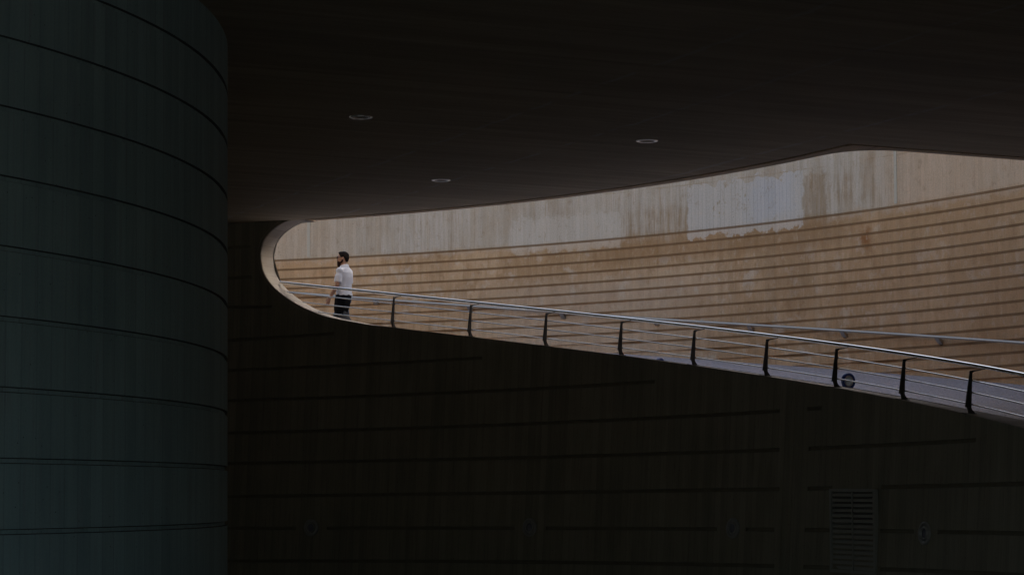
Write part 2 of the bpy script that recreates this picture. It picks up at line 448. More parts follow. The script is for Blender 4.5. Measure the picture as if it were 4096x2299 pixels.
# left of the opening up to the slab
grooved(bm, frange(PL, 100, .5), rw, lambda p: GZ-.05, lambda p: ZC+.02, DG, 1, UKN, w=.055, depth=.035, shaded=2)
# lip over the rounded end
grooved(bm, frange(62.31, PL, .06), rw, up_edge, lambda p: ZC+.02, DG, 1, UKN, w=.05, depth=.022)
# right part under the slab : thin upstand wall top is the curb only (open above)
o = link('wall_face', bm, [M_dark, M_grshade], smooth=30, dist=1e-4); place(o, near_root)
# reveal and coping : front arris (small chamfer), top surface, back arris
path = [(p, curb(p)) for p in frange(-36, 54.5, .5)] + [(a, b) for a, b in reversed(DL[4:])]

bm = bmesh.new()
ar = []; s = 0; prev = None
for i, (p, z) in enumerate(path):
    a = path[max(i-1, 0)]; b = path[min(i+1, len(path)-1)]
    du = -(b[0]-a[0])*rad(1)*R; dz = b[1]-a[1]; L_ = math.hypot(du, dz) or 1
    # normal in the (u,z) plane pointing into the solid (u to the right = falling bearing)
    nu, nz = (-dz/L_, du/L_) if False else (dz/L_, -du/L_)
    pt = pol(p, R, z)
    if prev is not None: s += (pt-prev).length
    prev = pt
    ar.append((p, z, nu, nz, s))
# orientation check: solid lies below for the curb part
sg = 1 if ar[10][3] < 0 else -1
def off(a, d, r):   # d>0 : into the solid
    p, z, nu, nz, s = a
    return pol(p - sg*nu*d/(rad(1)*R), r, z + sg*nz*d)
front = [off(a, -.001, R+.045) for a in ar]
front0 = [off(a, .055, R-.004) for a in ar]
bk = lambda a: interp(a[0], [(14, .0), (20, .028), (50, .026), (59, 0)])    # coping top drains toward the ramp
back = [off(a, -.001 + bk(a), R+T) for a in ar]
back2 = [off(a, .03 + bk(a), R+T+.03) for a in ar]
UVs = lambda v: [(a[4], v) for a in ar]
strip(bm, front0, front, UVs(0), UVs(.06))
strip(bm, front, back, UVs(.06), UVs(.5))
strip(bm, back, back2, UVs(.5), UVs(.54))
bmesh.ops.recalc_face_normals(bm, faces=bm.faces)
o = link('coping', bm, M_reveal, smooth=40); place(o, near_root)
# face of the wall toward the ramp
bm = bmesh.new()
lowpts = [(p, low_edge(p)) for p in frange(-36, PL, .5)]
strip(bm, [pol(p, R+T+.03, GZ) for p, z in lowpts], [pol(p, R+T+.03, z-.02) for p, z in lowpts], [(-p*UKN/1, GZ) for p, z in lowpts], [(-p*UKN, z) for p, z in lowpts])
lp = frange(PL, 100, .5)
strip(bm, [pol(p, R+T+.03, GZ) for p in lp], [pol(p, R+T+.03, ZC+1) for p in lp], [(-p*UKN, GZ) for p in lp], [(-p*UKN, ZC+1) for p in lp])
lp = frange(62.2, PL, .2)
strip(bm, [pol(p, R+T+.03, up_edge(p)) for p in lp], [pol(p, R+T+.03, ZC+1) for p in lp], [(-p*UKN, up_edge(p)) for p in lp], [(-p*UKN, ZC+1) for p in lp])
o = link('wall_back', bm, M_reveal, smooth=30); place(o, near_root)

# ================================================================ OUTER WALL
FG = []
ends = [(0, 0)]*30
for k in range(0, 30):
    z = 5.56 - .24*k
    # the groove stops just above the falling ramp
    pe = (z - .18 - .0962)/.0520
    if k == 9: pe = 60.0
    FG.append((z, (max(pe, -30), 111)))
FG = sorted(FG)
def floor_z(p, r):
    t = min(1, max(0, (r-(R+T))/(r2(p)-(R+T))))
    drop = interp(p, [(8, .02), (12.5, .05), (17, .24), (24, .36), (40, .52), (60, .565)])
    return curb(min(p, 110)) - lerp(drop, .09, t)
bm = bmesh.new()
grooved(bm, frange(-36, 112, .6), lambda p, z: r2(p), lambda p: floor_z(p, r2(p))-.25, lambda p: 10.6, [((lambda p, z=z: z), [sp]) for z, sp in FG if sp[0] < 111], 1,
        .5236, w=.05, depth=.03, vj=(67.26, 54.62, 48.25))
ow = empty('outer_wall', pol(45, r2(45), GZ)); tag(ow, 'tall tan concrete wall in daylight with many long grooves and brown stains', 'wall')
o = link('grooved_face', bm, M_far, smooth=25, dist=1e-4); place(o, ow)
bm = bmesh.new()
for p0 in (73.1, 41.57):      # raised cover strips above the top groove
    A = frange(p0-.075, p0+.075, .05)
    for za, zb_ in ((5.62, 10.6),):
        strip(bm, [pol(p, r2(p)-.012, za) for p in A], [pol(p, r2(p)-.012, zb_) for p in A], [(-p*.5236, za) for p in A], [(-p*.5236, zb_) for p in A])
        for q in (A[0], A[-1]):
            strip(bm, [pol(q, r2(q)-.012, za), pol(q, r2(q)-.012, zb_)], [pol(q, r2(q)+.01, za), pol(q, r2(q)+.01, zb_)], [(-q*.5236, za), (-q*.5236, zb_)], [(-q*.5236, za), (-q*.5236, zb_)])
o = link('joint_cover', bm, M_cover); place(o, ow)
# top and back of the outer wall (retained earth side)
bm = bmesh.new(); A = frange(-36, 112, 2)
uvt = [(-p*.5236, 10.6) for p in A]
strip(bm, [pol(p, r2(p), 10.6) for p in A], [pol(p, r2(p)+.6, 10.6) for p in A], uvt, [(u, 11.2) for u, _ in uvt], flip=True)
strip(bm, [pol(p, r2(p)+.6, 10.6) for p in A], [pol(p, r2(p)+.6, GZ) for p in A], uvt, [(u, GZ) for u, _ in uvt], flip=True)
o = link('wall_top', bm, M_reveal); place(o, ow)

# ================================================================ RAMP FLOOR
bm = bmesh.new(); uvl = bm.loops.layers.uv.new('UVMap')
P_ = frange(-38, 112, .75); K = 14
grid = [[(p, lerp(R+T+.03, r2(p)+.05, k/K)) for k in range(K+1)] for p in P_]
vs = [[bm.verts.new(pol(p, r, floor_z(p, r))) for p, r in row] for row in grid]
for i in range(len(P_)-1):
    for k in range(K):
        q = [(i, k), (i+1, k), (i+1, k+1), (i, k+1)][::-1]
        f = bm.faces.new([vs[a][b] for a, b in q])
        for l, (a, b) in zip(f.loops, q): l[uvl].uv = (-grid[a][b][0]*.46, grid[a][b][1])
bmesh.ops.recalc_face_normals(bm, faces=bm.faces)
o = link('path', bm, M_pave, smooth=60); tag(o, kind='structure')
if o.data.polygons[0].normal.z < 0: o.data.flip_normals()
# concrete border beside the coping at the foot of the visible ramp
bm = bmesh.new(); A = frange(-20, 15.2, .5)
inner = [pol(p, R+T-.02, floor_z(p, R+T+.05)+.012) for p in A]
outer = [pol(p, R+T+interp(p, [(4, 2.4), (12, 1.1), (15.2, .02)]), 0) for p in A]
for i, p in enumerate(A): outer[i].z = floor_z(p, R+T+interp(p, [(4, 2.4), (12, 1.1), (15.2, .02)])) + .012
strip(bm, inner, outer, [(-p*.38, 0) for p in A], [(-p*.38, interp(p, [(4, 2.4), (12, 1.1), (15.2, .02)])) for p in A])
o = link('kerb_strip', bm, M_border); tag(o, kind='structure')
if o.data.polygons[0].normal.z < 0: o.data.flip_normals()

# ================================================================ GROUND
bm = bmesh.new()
g_ = [bm.verts.new(v) for v in ((-400,-400,GZ), (400,-400,GZ), (400,400,GZ), (-400,400,GZ))]; bm.faces.new(g_)
o = link('ground', bm, M_ground); tag(o, kind='structure')

# ================================================================ CENTRAL DRUM
bm = bmesh.new()
DRG = [((lambda p, z=z: z - (p+60)*.0009), [(-400, 400)]) for z in [.228+.6375*k for k in range(-3, 8)]]
grooved(bm, frange(-180, 180, 1.5), lambda p, z: RD + .011*(ZC-z), lambda p: GZ-.05, lambda p: ZC+.02, DRG, -1, math.pi/180*RD, w=.036, depth=.032, soft=.009, shaded=1)
o = link('round_tower', bm, [M_drum, M_drshade], smooth=25, dist=1e-4)
tag(o, 'huge round grey blue concrete drum with level grooves filling the left side', 'tower')

# ================================================================ SLAB (ceiling)
slab = empty('ceiling_slab', (0, 30, ZC)); tag(slab, 'dark board marked concrete slab overhead with a curved and a straight edge', 'ceiling')
def edge_outline(d, rr):
    """outline of the daylight well from its right corner, offset into the well by d, corner rounded by rr"""
    e0 = EDGE
    pts = []
    for p in frange(100, EDGE+3.5, .5): pts.append(pol(p, R+.02+d, 0))
    # corner: between arc and the radial edge
    a = pol(EDGE+3.5, R+.02+d, 0)
    dirv = Vector((math.cos(rad(e0)), math.sin(rad(e0)), 0)); nrm = Vector((-dirv.y, dirv.x, 0))
    c0 = pol(e0, R+.02, 0) + nrm*d
    # first point on radial edge line
    corner = c0 + dirv*d
    if rr <= 0:
        for p in frange(EDGE+3, EDGE+.5, .5): pts.append(pol(p, R+.02+d, 0))
        pts.append(corner)
    else:
        b = corner + dirv*rr*1.25
        a2 = pol(EDGE + rr*1.25/R*57.3 + d*2.6, R+.02+d, 0)
        pts = [q for q in pts if (q-corner).length > (a2-corner).length]
        for k in range(9):
            t = k/8; pts.append((1-t)**2*a2 + 2*t*(1-t)*corner + t*t*b)
    end = c0 + dirv*(r2(EDGE)-R+1.5)
    last = pts[-1]
    for k in range(1, 5): pts.append(last.lerp(end, k/4))
    return pts
X0, X1, Y0, Y1 = -75., 60., -1.0, 95.
def slab_face(bm, outl, z, down=True):
    """everything inside the big rectangle except the well: fan strips from the outline to the rectangle is awkward, so fill with triangulation"""
    o_ = [Vector((q.x, q.y, z)) for q in outl]
    # close well at the back along the outer wall from right end round to bearing 100
    e = outl[-1]; pe = math.degrees(math.atan2(e.y-CY, e.x-CX))
    back = [pol(p, r2(p)+1.2, z) for p in frange(pe+1, 100, 3)]
    hole = o_ + back
    rect = [Vector((X0,Y0,z)), Vector((X1,Y0,z)), Vector((X1,Y1,z)), Vector((X0,Y1,z))]
    ev = []
    for loop in (hole, rect):
        v = [bm.verts.new(q) for q in loop]
        ev += [bm.edges.new((v[i], v[(i+1) % len(v)])) for i in range(len(v))]
    bmesh.ops.triangle_fill(bm, use_beauty=True, use_dissolve=False, edges=ev)
o1 = edge_outline(0, 0); o2 = edge_outline(.10, .12); o3 = edge_outline(.40, .75)
bm = bmesh.new(); slab_face(bm, o1, ZC)
for f in bm.faces:
    if f.normal.z > 0: f.normal_flip()
zs = lambda L, z: [Vector((q.x, q.y, z)) for q in L]
strip(bm, zs(o1, ZC), zs(o1, ZC+.08))
o = link('soffit', bm, M_ceil); place(o, slab)
# recessed drip band beyond the arris, then the outer fascia
n = 160
def resample(L, n):
    d = [0]
    for a, b in zip(L, L[1:]): d.append(d[-1] + (b-a).length)
    out = []; j = 0
    for i in range(n):
        t = d[-1]*i/(n-1)
        while j < len(L)-2 and d[j+1] < t: j += 1
        out.append(L[j].lerp(L[j+1], (t-d[j])/max(1e-6, d[j+1]-d[j])))
    return out
bm = bmesh.new()
q1 = resample(o1, n); q2 = resample(o2, n); q3 = resample(o3, n)
uu = [(i*.25, 0) for i in range(n)]; u2 = [(i*.25, .4) for i in range(n)]; u3 = [(i*.25, 1.5) for i in range(n)]
strip(bm, zs(q1, ZC+.08), zs(q2, ZC+.08), uu, uu); strip(bm, zs(q2, ZC+.08), zs(q2, ZC), uu, uu)
strip(bm, zs(q2, ZC), zs(q3, ZC+.015), uu, u2); strip(bm, zs(q3, ZC+.015), zs(q3, ZC+1.1), u2, u3)
bmesh.ops.recalc_face_normals(bm, faces=bm.faces)
o = link('edge_band', bm, M_lip, smooth=40); place(o, slab)
bm = bmesh.new(); slab_face(bm, o3, ZC+1.1)
v = [bm.verts.new(q) for q in ((X0,Y0,ZC), (X1,Y0,ZC), (X1,Y0,ZC+1.1), (X0,Y0,ZC+1.1))]; bm.faces.new(v)
o = link('slab_top', bm, M_border); place(o, slab)

# ================================================================ CEILING DOWNLIGHTS
def make_downlight():
    root = empty('ceiling_light')
    bm = bmesh.new(); lathe(bm, [(.113,.0),(.116,-.012),(.150,-.014),(.166,-.010),(.169,.0)], 48); link('trim_ring', bm, M_alu, root, 50)
    bm = bmesh.new(); lathe(bm, [(.116,-.012),(.115,.0),(.112,.028)], 48); link('recess', bm, M_black, root, 50)
    bm = bmesh.new(); lathe(bm, [(.1125,.026),(.06,.022),(.0,.021)], 48); link('lens', bm, M_lens, root, 50)
    return root
dl = make_downlight()
for i, (x, y, lab) in enumerate(((-2.174,31.558,'round recessed ceiling light nearest the round grey drum, highest of the three'),
                    (2.076,33.783,'round recessed ceiling light on the right, above the middle of the railing'),
                    (-1.233,38.226,'round recessed ceiling light closest to the wall opening, lowest and smallest of three'))):
    o = dl if i == 0 else copy_tree(dl)
    o.location = (x, y, ZC-.001); tag(o, lab, 'ceiling light', 'recessed lights in the dark ceiling')

# ================================================================ WALL LAMPS
def make_walllamp():
    root = empty('wall_light')
    bm = bmesh.new(); lathe(bm, [(.168,0),(.168,.018),(.155,.032),(.135,.034),(.120,.022),(.116,.004),(.116,0)], 44); link('outer_ring', bm, M_wring, root, 50)
    bm = bmesh.new(); lathe(bm, [(.116,.004),(.100,.006),(.094,.026),(.08,.034),(.072,.026),(.07,.012)], 44); link('inner_ring', bm, M_wring, root, 50)
    bm = bmesh.new(); lathe(bm, [(.071,.012),(.04,.02),(0,.024)], 44); link('lens', bm, M_wlens, root, 50)
    return root
wl = make_walllamp()
for i, (p, z, lab) in enumerate(((60.83,-.87,'round wall light low on the dark wall, leftmost, beside the big drum'),
                    (46.67,-.80,'round wall light on the dark wall, second from the big drum'),
                    (32.87,-.74,'round wall light just left of the vertical wall joint and the vent grille'),
                    (18.99,-.72,'round wall light on the dark wall to the right of the vent grille'))):
    o = wl if i == 0 else copy_tree(wl)
    r = rw(p, z); o.location = pol(p, r+.002, z)
    d = Vector((-math.cos(rad(p)), -math.sin(rad(p)), .062)).normalized()
    o.rotation_euler = d.to_track_quat('Z', 'Y').to_euler()
    tag(o, lab, 'wall light', 'round lights along the dark wall')

# ================================================================ VENT GRILLE
pg = 24.16; zt_, zb_ = -.09, -1.36
gr = empty('vent_grille', pol(pg, rw(pg, -.75)-.03, zb_)); gr.rotation_euler.z = rad(pg+90)   # local x along wall, local -y... 
tag(gr, 'tall metal louvred vent grille set in the dark wall near the right end', 'vent grille')
# local frame: x = direction of growing bearing (left), y = toward the centre of the court
W = 1.24; Hh = zt_-zb_
def lbox(bm, x0, x1, y0, y1, z0, z1): box(bm, (x0, y0, z0), (x1, y1, z1), Matrix.Shear('XY', 4, (0, 0)) if False else None)
bm = bmesh.new(); f = .045
lbox(bm, -W/2, -W/2+f, -.04, .035, 0, Hh); lbox(bm, W/2-f, W/2, -.04, .035, 0, Hh)
lbox(bm, -W/2+f, W/2-f, -.04, .033, 0, f); lbox(bm, -W/2+f, W/2-f, -.04, .033, Hh-f, Hh)
link('frame', bm, M_grille, gr)
bm = bmesh.new(); nS = 15; pit = (Hh-2*f)/nS
for i in range(nS):
    z0 = f + pit*i + .008
    prism(bm, [(.006, z0), (.012, z0), (.012, z0+.045), (-.03, z0+.066), (-.034, z0+.062), (.006, z0+.043)], -W/2+f+.002, W/2-f-.002, Matrix.Rotation(rad(90), 4, 'Z'))
bmesh.ops.recalc_face_normals(bm, faces=bm.faces)
link('slats', bm, M_grille, gr)
bm = bmesh.new(); lbox(bm, -.012, .012, .013, .028, f+.001, Hh-f-.001); link('mullion', bm, M_grille, gr)
bm = bmesh.new(); lbox(bm, -W/2+f, W/2-f, -.039, -.036, f, Hh-f); link('dark_backing', bm, M_voidm, gr)  # flat black sheet painting the darkness behind the slats

# ================================================================ RAILING
rail = empty('railing', pol(36, R+.1, curb(36))); tag(rail, 'steel railing with nine dark leaning posts, three thin rods and bright top rail', 'railing')
PH = [p + .5 - .0075*(p-16) for p in [56.188+5.03, 56.188, 51.160, 46.149, 41.078, 36.070, 30.993, 26.025, 21.059, 15.982, 10.95, 5.92]]
UO = .10     # distance of the post foot from the dark face
def rail_line(bm, du, dz, r_, p0, p1, k=12):
    pts = [pol(p, R+UO+du, curb(p)+dz) for p in frange(p0, p1, .5)]
    tube(bm, pts, r_, k)
bm = bmesh.new(); rail_line(bm, .275, .650, .028, 64.02, 2, 16); o = link('top_rail', bm, M_steel, smooth=60); place(o, rail)
for h_, pe in ((.132, 61.15), (.297, 62.2), (.462, 63.2)):
    bm = bmesh.new(); rail_line(bm, .005+.09*h_, h_, .0105, pe, 2, 10); o = link('rod', bm, M_steel, smooth=60); place(o, rail)
def post_mesh():
    # local: x = radially outward (toward the ramp), y = along, z = up
    bm = bmesh.new()
    prism(bm, [(-.055,.085),(.040,.085),(.062,.56),(.085,.588),(.05,.60),(.028,.595)], -.011, .011)           # tapering blade
    prism(bm, [(.028,.596),(.052,.601),(.262,.632),(.262,.622),(.10,.588),(.084,.580),(.06,.56),(.045,.56)], -.0095, .0095)  # bracket arm
    prism(bm, [(-.028,.084),(.035,.084),(.045,.055),(.085,.012),(.085,.0),(.0,.0),(-.012,.05)], -.018, .018)   # curved foot
    bmesh.ops.recalc_face_normals(bm, faces=bm.faces)
    return bm
post0 = None; plate0 = None
for p in PH[1:]:
    M = Matrix.Translation(pol(p, R+UO, curb(p))) @ Matrix.Rotation(rad(p), 4, 'Z')
    if post0 is None:
        post0 = link('post', post_mesh(), M_post); 
        bm = bmesh.new(); box(bm, (-.085,-.05,-.004), (.10,.05,.007)); plate0 = link('base_plate', bm, M_post)
        a, b = post0, plate0
    else:
        a, b = post0.copy(), plate0.copy(); C.objects.link(a); C.objects.link(b)
    a.parent = rail; a.matrix_parent_inverse = Matrix.Translation(-Vector(rail.location)); a.matrix_basis = M
    b.parent = a; b.matrix_parent_inverse = Matrix(); b.matrix_basis = Matrix()
    # the plate follows the slope of the coping
    b.rotation_euler = (-math.atan(.0513*57.3/R), 0, 0) if False else (math.atan(.0513*57.3/R), 0, 0)

# ================================================================ HANDRAIL ON THE OUTER WALL
hr = empty('handrail', pol(50, r2(50), floor_z(50, r2(50)))); tag(hr, 'single grey tubular handrail fixed along the stained tan outer wall', 'handrail')
def hz(p): return curb(p) + interp(p, [(34, .70), (55, .74), (64, .80), (75, .88)])
bm = bmesh.new(); tube(bm, [pol(p, r2(p)-.13, hz(p)) for p in frange(80, 2, .5)], .029, 14); o = link('tube', bm, M_steel2, smooth=60); place(o, hr)
b0 = None
for p in (79.4, 74.5, 69.55, 64.6, 59.67, 54.67, 49.52, 44.42, 39.17, 33.9, 28.6):
    if b0 is None:
        bm = bmesh.new()   # x outward
        prism(bm, [(-.155,-.022),(-.10,-.022),(-.02,-.05),(.0,-.03),(.0,-.15),(-.045,-.135),(-.115,-.075)], -.05, .05)
        bmesh.ops.recalc_face_normals(bm, faces=bm.faces)
        b0 = link('bracket', bm, M_steel2); b = b0
    else: b = b0.copy(); C.objects.link(b)
    b.parent = hr; b.matrix_parent_inverse = Matrix.Translation(-Vector(hr.location))
    b.matrix_basis = Matrix.Translation(pol(p, r2(p), hz(p))) @ Matrix.Rotation(rad(p), 4, 'Z')

# ================================================================ LOW ROUND MARKERS BEHIND THE COPING
def make_marker(hs):
    root = empty('round_marker')
    # local: disc faces -y
    bm = bmesh.new(); k = 40
    prev = None; rings = []
    for i in range(k):
        a = 2*math.pi*i/k
        c = Vector((math.cos(a)*.112, 0, math.sin(a)*.112)); e = Vector((math.cos(a), 0, math.sin(a)))
        rings.append([bm.verts.new(c + e*(.026*math.cos(b)) + Vector((0, -.03*math.sin(b), 0))) for b in [2*math.pi*j/12 for j in range(12)]])
    for i in range(k):
        for j in range(12): bm.faces.new((rings[i][j], rings[(i+1) % k][j], rings[(i+1) % k][(j+1) % 12], rings[i][(j+1) % 12]))
    bmesh.ops.recalc_face_normals(bm, faces=bm.faces)
    link('rim', bm, M_blue, root, 180).location.z = hs
    bm = bmesh.new(); lathe(bm, [(.0,.022),(.06,.019),(.078,.012),(.09,.003),(.09,-.01),(0,-.01)], 40)
    d = link('disc', bm, M_disc, root, 50); d.rotation_euler.x = rad(90); d.location.z = hs
    bm = bmesh.new(); lathe(bm, [(.075,.010),(.079,.018),(.086,.018),(.090,.008)], 40)
    d = link('inner_ring', bm, M_alu, root, 50); d.rotation_euler.x = rad(90); d.location = (0, -.004, hs)
    bm = bmesh.new(); tube(bm, [(0,0,0),(0,0,.02),(0,0,.021),(0,0,hs-.125)], [.05,.05,.028,.026], 16)
    link('stem', bm, M_post, root, 40)
    return root
for (x, y, z, lab) in ((5.458, 36.013, 1.613, 'blue rimmed round marker disc behind the third visible rail post from the right'),
                  (2.662, 39.93, 2.075, 'blue rimmed round marker mostly hidden behind the coping, farther up the ramp')):
    p = math.degrees(math.atan2(y-CY, x-CX)); r = math.hypot(x-CX, y-CY); fz = floor_z(p, r)
    z += .03; o = make_marker(z-fz); o.location = (x, y, fz); o.rotation_euler.z = rad(p+0)
    tag(o, lab, 'marker', 'blue rimmed markers on the ramp')

# ================================================================ PERSON
exec_person = True
def mesh_obj(name, bm, mat, parent, voxel=None, smooth_it=0):
    bmesh.ops.recalc_face_normals(bm, faces=bm.faces)
    o = link(name, bm, mat, parent, 180)
    if voxel:
        r_ = o.modifiers.new('remesh', 'REMESH'); r_.mode = 'VOXEL'; r_.voxel_size = voxel; r_.use_smooth_shade = True
        if smooth_it:
            s_ = o.modifiers.new('smooth', 'SMOOTH'); s_.iterations = smooth_it; s_.factor = .5
    return o
M_skin = mat_plain('skin', (.34,.185,.12), .55, 0, .1, 18)
M_hair = mat_plain('dark_hair', (.009,.006,.005), .8, 0, .4, 90, .6, .15)
M_beard = mat_plain('brown_beard', (.022,.009,.005), .8, 0, .4, 90, .6, .15)
def mat_shirt():
    g = NT('white_polo'); v = g.coord('Object'); w = g.noise(g.map(v, (1, 1, .5)), 9, 4, .6); f = g.noise(v, 300, 2, .5)
    g.bump(g.add(w, g.mul(f, .1)), .7, .02); return g.out(g.mix(w, (.50,.52,.57), (.62,.64,.69)), .85)
M_shirt = mat_shirt()
M_cloth = mat_plain('black_cloth', (.004,.004,.005), .9, 0, .3, 30, .5, .1)
def mat_shorts():
    g = NT('blue_striped_shorts'); v = g.coord('Object'); n1 = g.noise(g.map(v, (14, 14, 3.5)), 1.6, 2, .5, .6)
    c = g.mix(g.step(n1, .53, .57), (.025,.05,.11), (.36,.42,.50)); c = g.mix(g.step(g.sep(v)[2], .66, .60), c, (.035,.037,.04))
    return g.out(c, .85)
M_shorts = mat_shorts()
M_glass = mat_plain('sunglass_plastic', (.006,.006,.008), .12)
M_shoe = mat_plain('dark_shoe', (.03,.03,.03), .6)

per = empty('person'); V = Vector
# body: forward +x, left +y ; 1.75 m tall
bm = bmesh.new()
tube(bm, [(-.01,0,.86),(-.01,0,.93),(0,0,1.03),(0,0,1.14),(-.005,0,1.28),(-.01,0,1.38),(-.01,0,1.44),(-.005,0,1.475)],
     [(.14,.09),(.165,.11),(.15,.10),(.155,.105),(.18,.115),(.175,.105),(.12,.08),(.06,.06)], 20, up=V((1,0,0)))
tube(bm, [(-.012,0,1.43),(.0,0,1.50),(.018,0,1.56)], [(.066,.066),(.056,.058),(.055,.06)], 16, up=V((1,0,0)))
HR = Matrix.Rotation(rad(17), 4, 'Z')
def hp(x, y, z): q = HR @ V((x, y, 0)); return V((q.x+.012, q.y, z))
blob(bm, hp(.012,0,1.645), (.098,.076,.105), HR)             # skull
blob(bm, hp(.045,0,1.585), (.062,.056,.070), HR)             # jaw
blob(bm, hp(.070,0,1.64), (.040,.058,.06), HR)                # face front
tube(bm, [hp(.100,0,1.655), hp(.118,0,1.628), hp(.126,0,1.608), hp(.104,0,1.598)], [.010,.013,.015,.010], 8)   # nose
blob(bm, hp(.100,0,1.665), (.018,.045,.012), HR)              # brow
blob(bm, hp(.098,0,1.572), (.014,.024,.008), HR); blob(bm, hp(.096,0,1.56), (.014,.021,.007), HR)  # lips
for s_ in (1, -1):
    blob(bm, hp(-.005,.077*s_,1.625), (.018,.010,.030), HR); blob(bm, hp(-.008,.083*s_,1.637), (.014,.007,.014), HR)   # ears
# left arm (near the camera) swung forward, right arm swung back
def arm(sh, el, wr, hand_dir, s_):
    sh, el, wr = V(sh), V(el), V(wr)
    tube(bm, [sh, sh.lerp(el, .25), sh.lerp(el, .6), el, el.lerp(wr, .25), el.lerp(wr, .65), wr],
         [.056, .054, .047, .040, .043, .034, (.028,.024)], 14)
    blob(bm, sh, (.062,.06,.06))
    d = V(hand_dir).normalized(); side = V((1, 0, 0)).cross(d)
    fwd = (V((1,0,0)) - d*d.x).normalized()       # thumb side
    pal = d.cross(fwd).normalized()*s_
    c0 = wr + d*.045
    tube(bm, [wr - d*.01, wr + d*.03, wr + d*.085, wr + d*.095], [(.024,.021), (.018,.036), (.016,.040), (.012,.036)], 12, up=fwd)
    for k, (o_, L_) in enumerate(((.030,.070), (.010,.078), (-.011,.072), (-.031,.056))):
        b = wr + d*.088 + fwd*o_
        k1 = b + d*L_*.42 + pal*.006; k2 = k1 + (d*.82 + pal*.5).normalized()*L_*.33; k3 = k2 + (d*.5 + pal*.85).normalized()*L_*.25
        tube(bm, [b - d*.015, b, k1, k2, k3], [.0095,.0095,.0088,.008,.0065], 8)
    tb = wr + d*.028 + fwd*.026
    tube(bm, [tb, tb + (d*.6+fwd*.7).normalized()*.035, tb + (d*.85+fwd*.4+pal*.2).normalized()*.065, tb + (d*.95+fwd*.15+pal*.35).normalized()*.085], [.014,.0125,.0105,.008], 8)
LSH, LEL, LWR = (-.01,.185,1.385), (.015,.235,1.10), (.175,.225,.88)
arm(LSH, LEL, LWR, (.42,-.02,-.9), 1)
RSH, REL, RWR = (-.01,-.185,1.385), (.01,-.235,1.11), (.10,-.225,.87)
arm(RSH, REL, RWR, (.12,.02,-1), -1)
# legs: right forward, left trailing
def leg(hip, kn, an, toe):
    hip, kn, an, toe = map(V, (hip, kn, an, toe))
    tube(bm, [hip, hip.lerp(kn, .3), hip.lerp(kn, .7), kn, kn.lerp(an, .28), kn.lerp(an, .7), an],
         [(.088,.09), (.085,.088), (.066,.068), (.052,.056), (.053,.058), (.038,.04), (.034,.036)], 16, up=V((1,0,0)))
    tube(bm, [an + V((-.03,0,-.02)), an.lerp(toe, .5) + V((0,0,-.01)), toe], [.036,(.042,.028),(.038,.02)], 12)
RL = ((.0,-.09,.90), (.20,-.10,.50), (.30,-.10,.09), (.44,-.11,.03))
LL = ((.0,.09,.90), (-.08,.10,.49), (-.34,.10,.15), (-.25,.10,.03))
leg(*RL); leg(*LL)
mesh_obj('body', bm, M_skin, per, .0075, 2)
# polo shirt: torso, sleeves and collar
bm = bmesh.new()
tube(bm, [(-.012,0,.925),(-.012,0,.935),(-.005,0,.99),(.0,0,1.05),(.0,0,1.15),(-.012,0,1.28),(-.018,0,1.36),(-.016,0,1.42),(-.010,0,1.462),(-.006,0,1.478)],
     [(.188,.135),(.192,.140),(.184,.136),(.178,.132),(.184,.138),(.200,.145),(.200,.135),(.165,.11),(.085,.078),(.06,.06)], 28, up=V((1,0,0)))
for sh, el in ((LSH, LEL), (RSH, REL)):
    sh, el = V(sh), V(el)
    tube(bm, [sh + V((0, -math.copysign(.04, sh.y), .02)), sh, sh.lerp(el, .35), sh.lerp(el, .70), sh.lerp(el, .76)], [.060,.066,.068,.071,.066], 18)
    blob(bm, sh + V((0, -math.copysign(.003, sh.y), -.002)), (.070,.068,.067))
mesh_obj('polo_shirt', bm, M_shirt, per, .009, 5)
bm = bmesh.new()
def band_ring(zs, rx, ry, tilt_, cx, th):
    pr = []
    for z, s_ in zs: pr.append([bm.verts.new(V((cx + math.cos(a)*rx*s_, math.sin(a)*ry*s_, z - math.cos(a)*tilt_))) for a in [2*math.pi*i/28 for i in range(28)]])
    for a, b in zip(pr, pr[1:]):
        for i in range(28): bm.faces.new((a[i], a[(i+1) % 28], b[(i+1) % 28], b[i]))
band_ring([(1.452,1.28),(1.475,1.12),(1.502,1.0),(1.504,.94),(1.46,.95)], .078, .075, .018, -.004, .004)
mesh_obj('collar', bm, M_shirt, per)
# shorts
bm = bmesh.new()
tube(bm, [(-.01,0,1.0),(-.01,0,.92),(-.01,0,.86),(-.01,0,.80)], [(.160,.110),(.168,.120),(.172,.124),(.15,.12)], 24, up=V((1,0,0)))
for hip, kn, an, toe in (RL, LL):
    hip, kn, an = V(hip), V(kn), V(an)
    tube(bm, [hip + V((0,0,.02)), hip.lerp(kn, .3), hip.lerp(kn, .8), hip.lerp(kn, 1.0), kn.lerp(an, .3)], [(.090,.096),(.098,.104),(.100,.106),(.092,.098),(.085,.09)], 20, up=V((1,0,0)))
mesh_obj('shorts', bm, M_shorts, per, .009, 4)
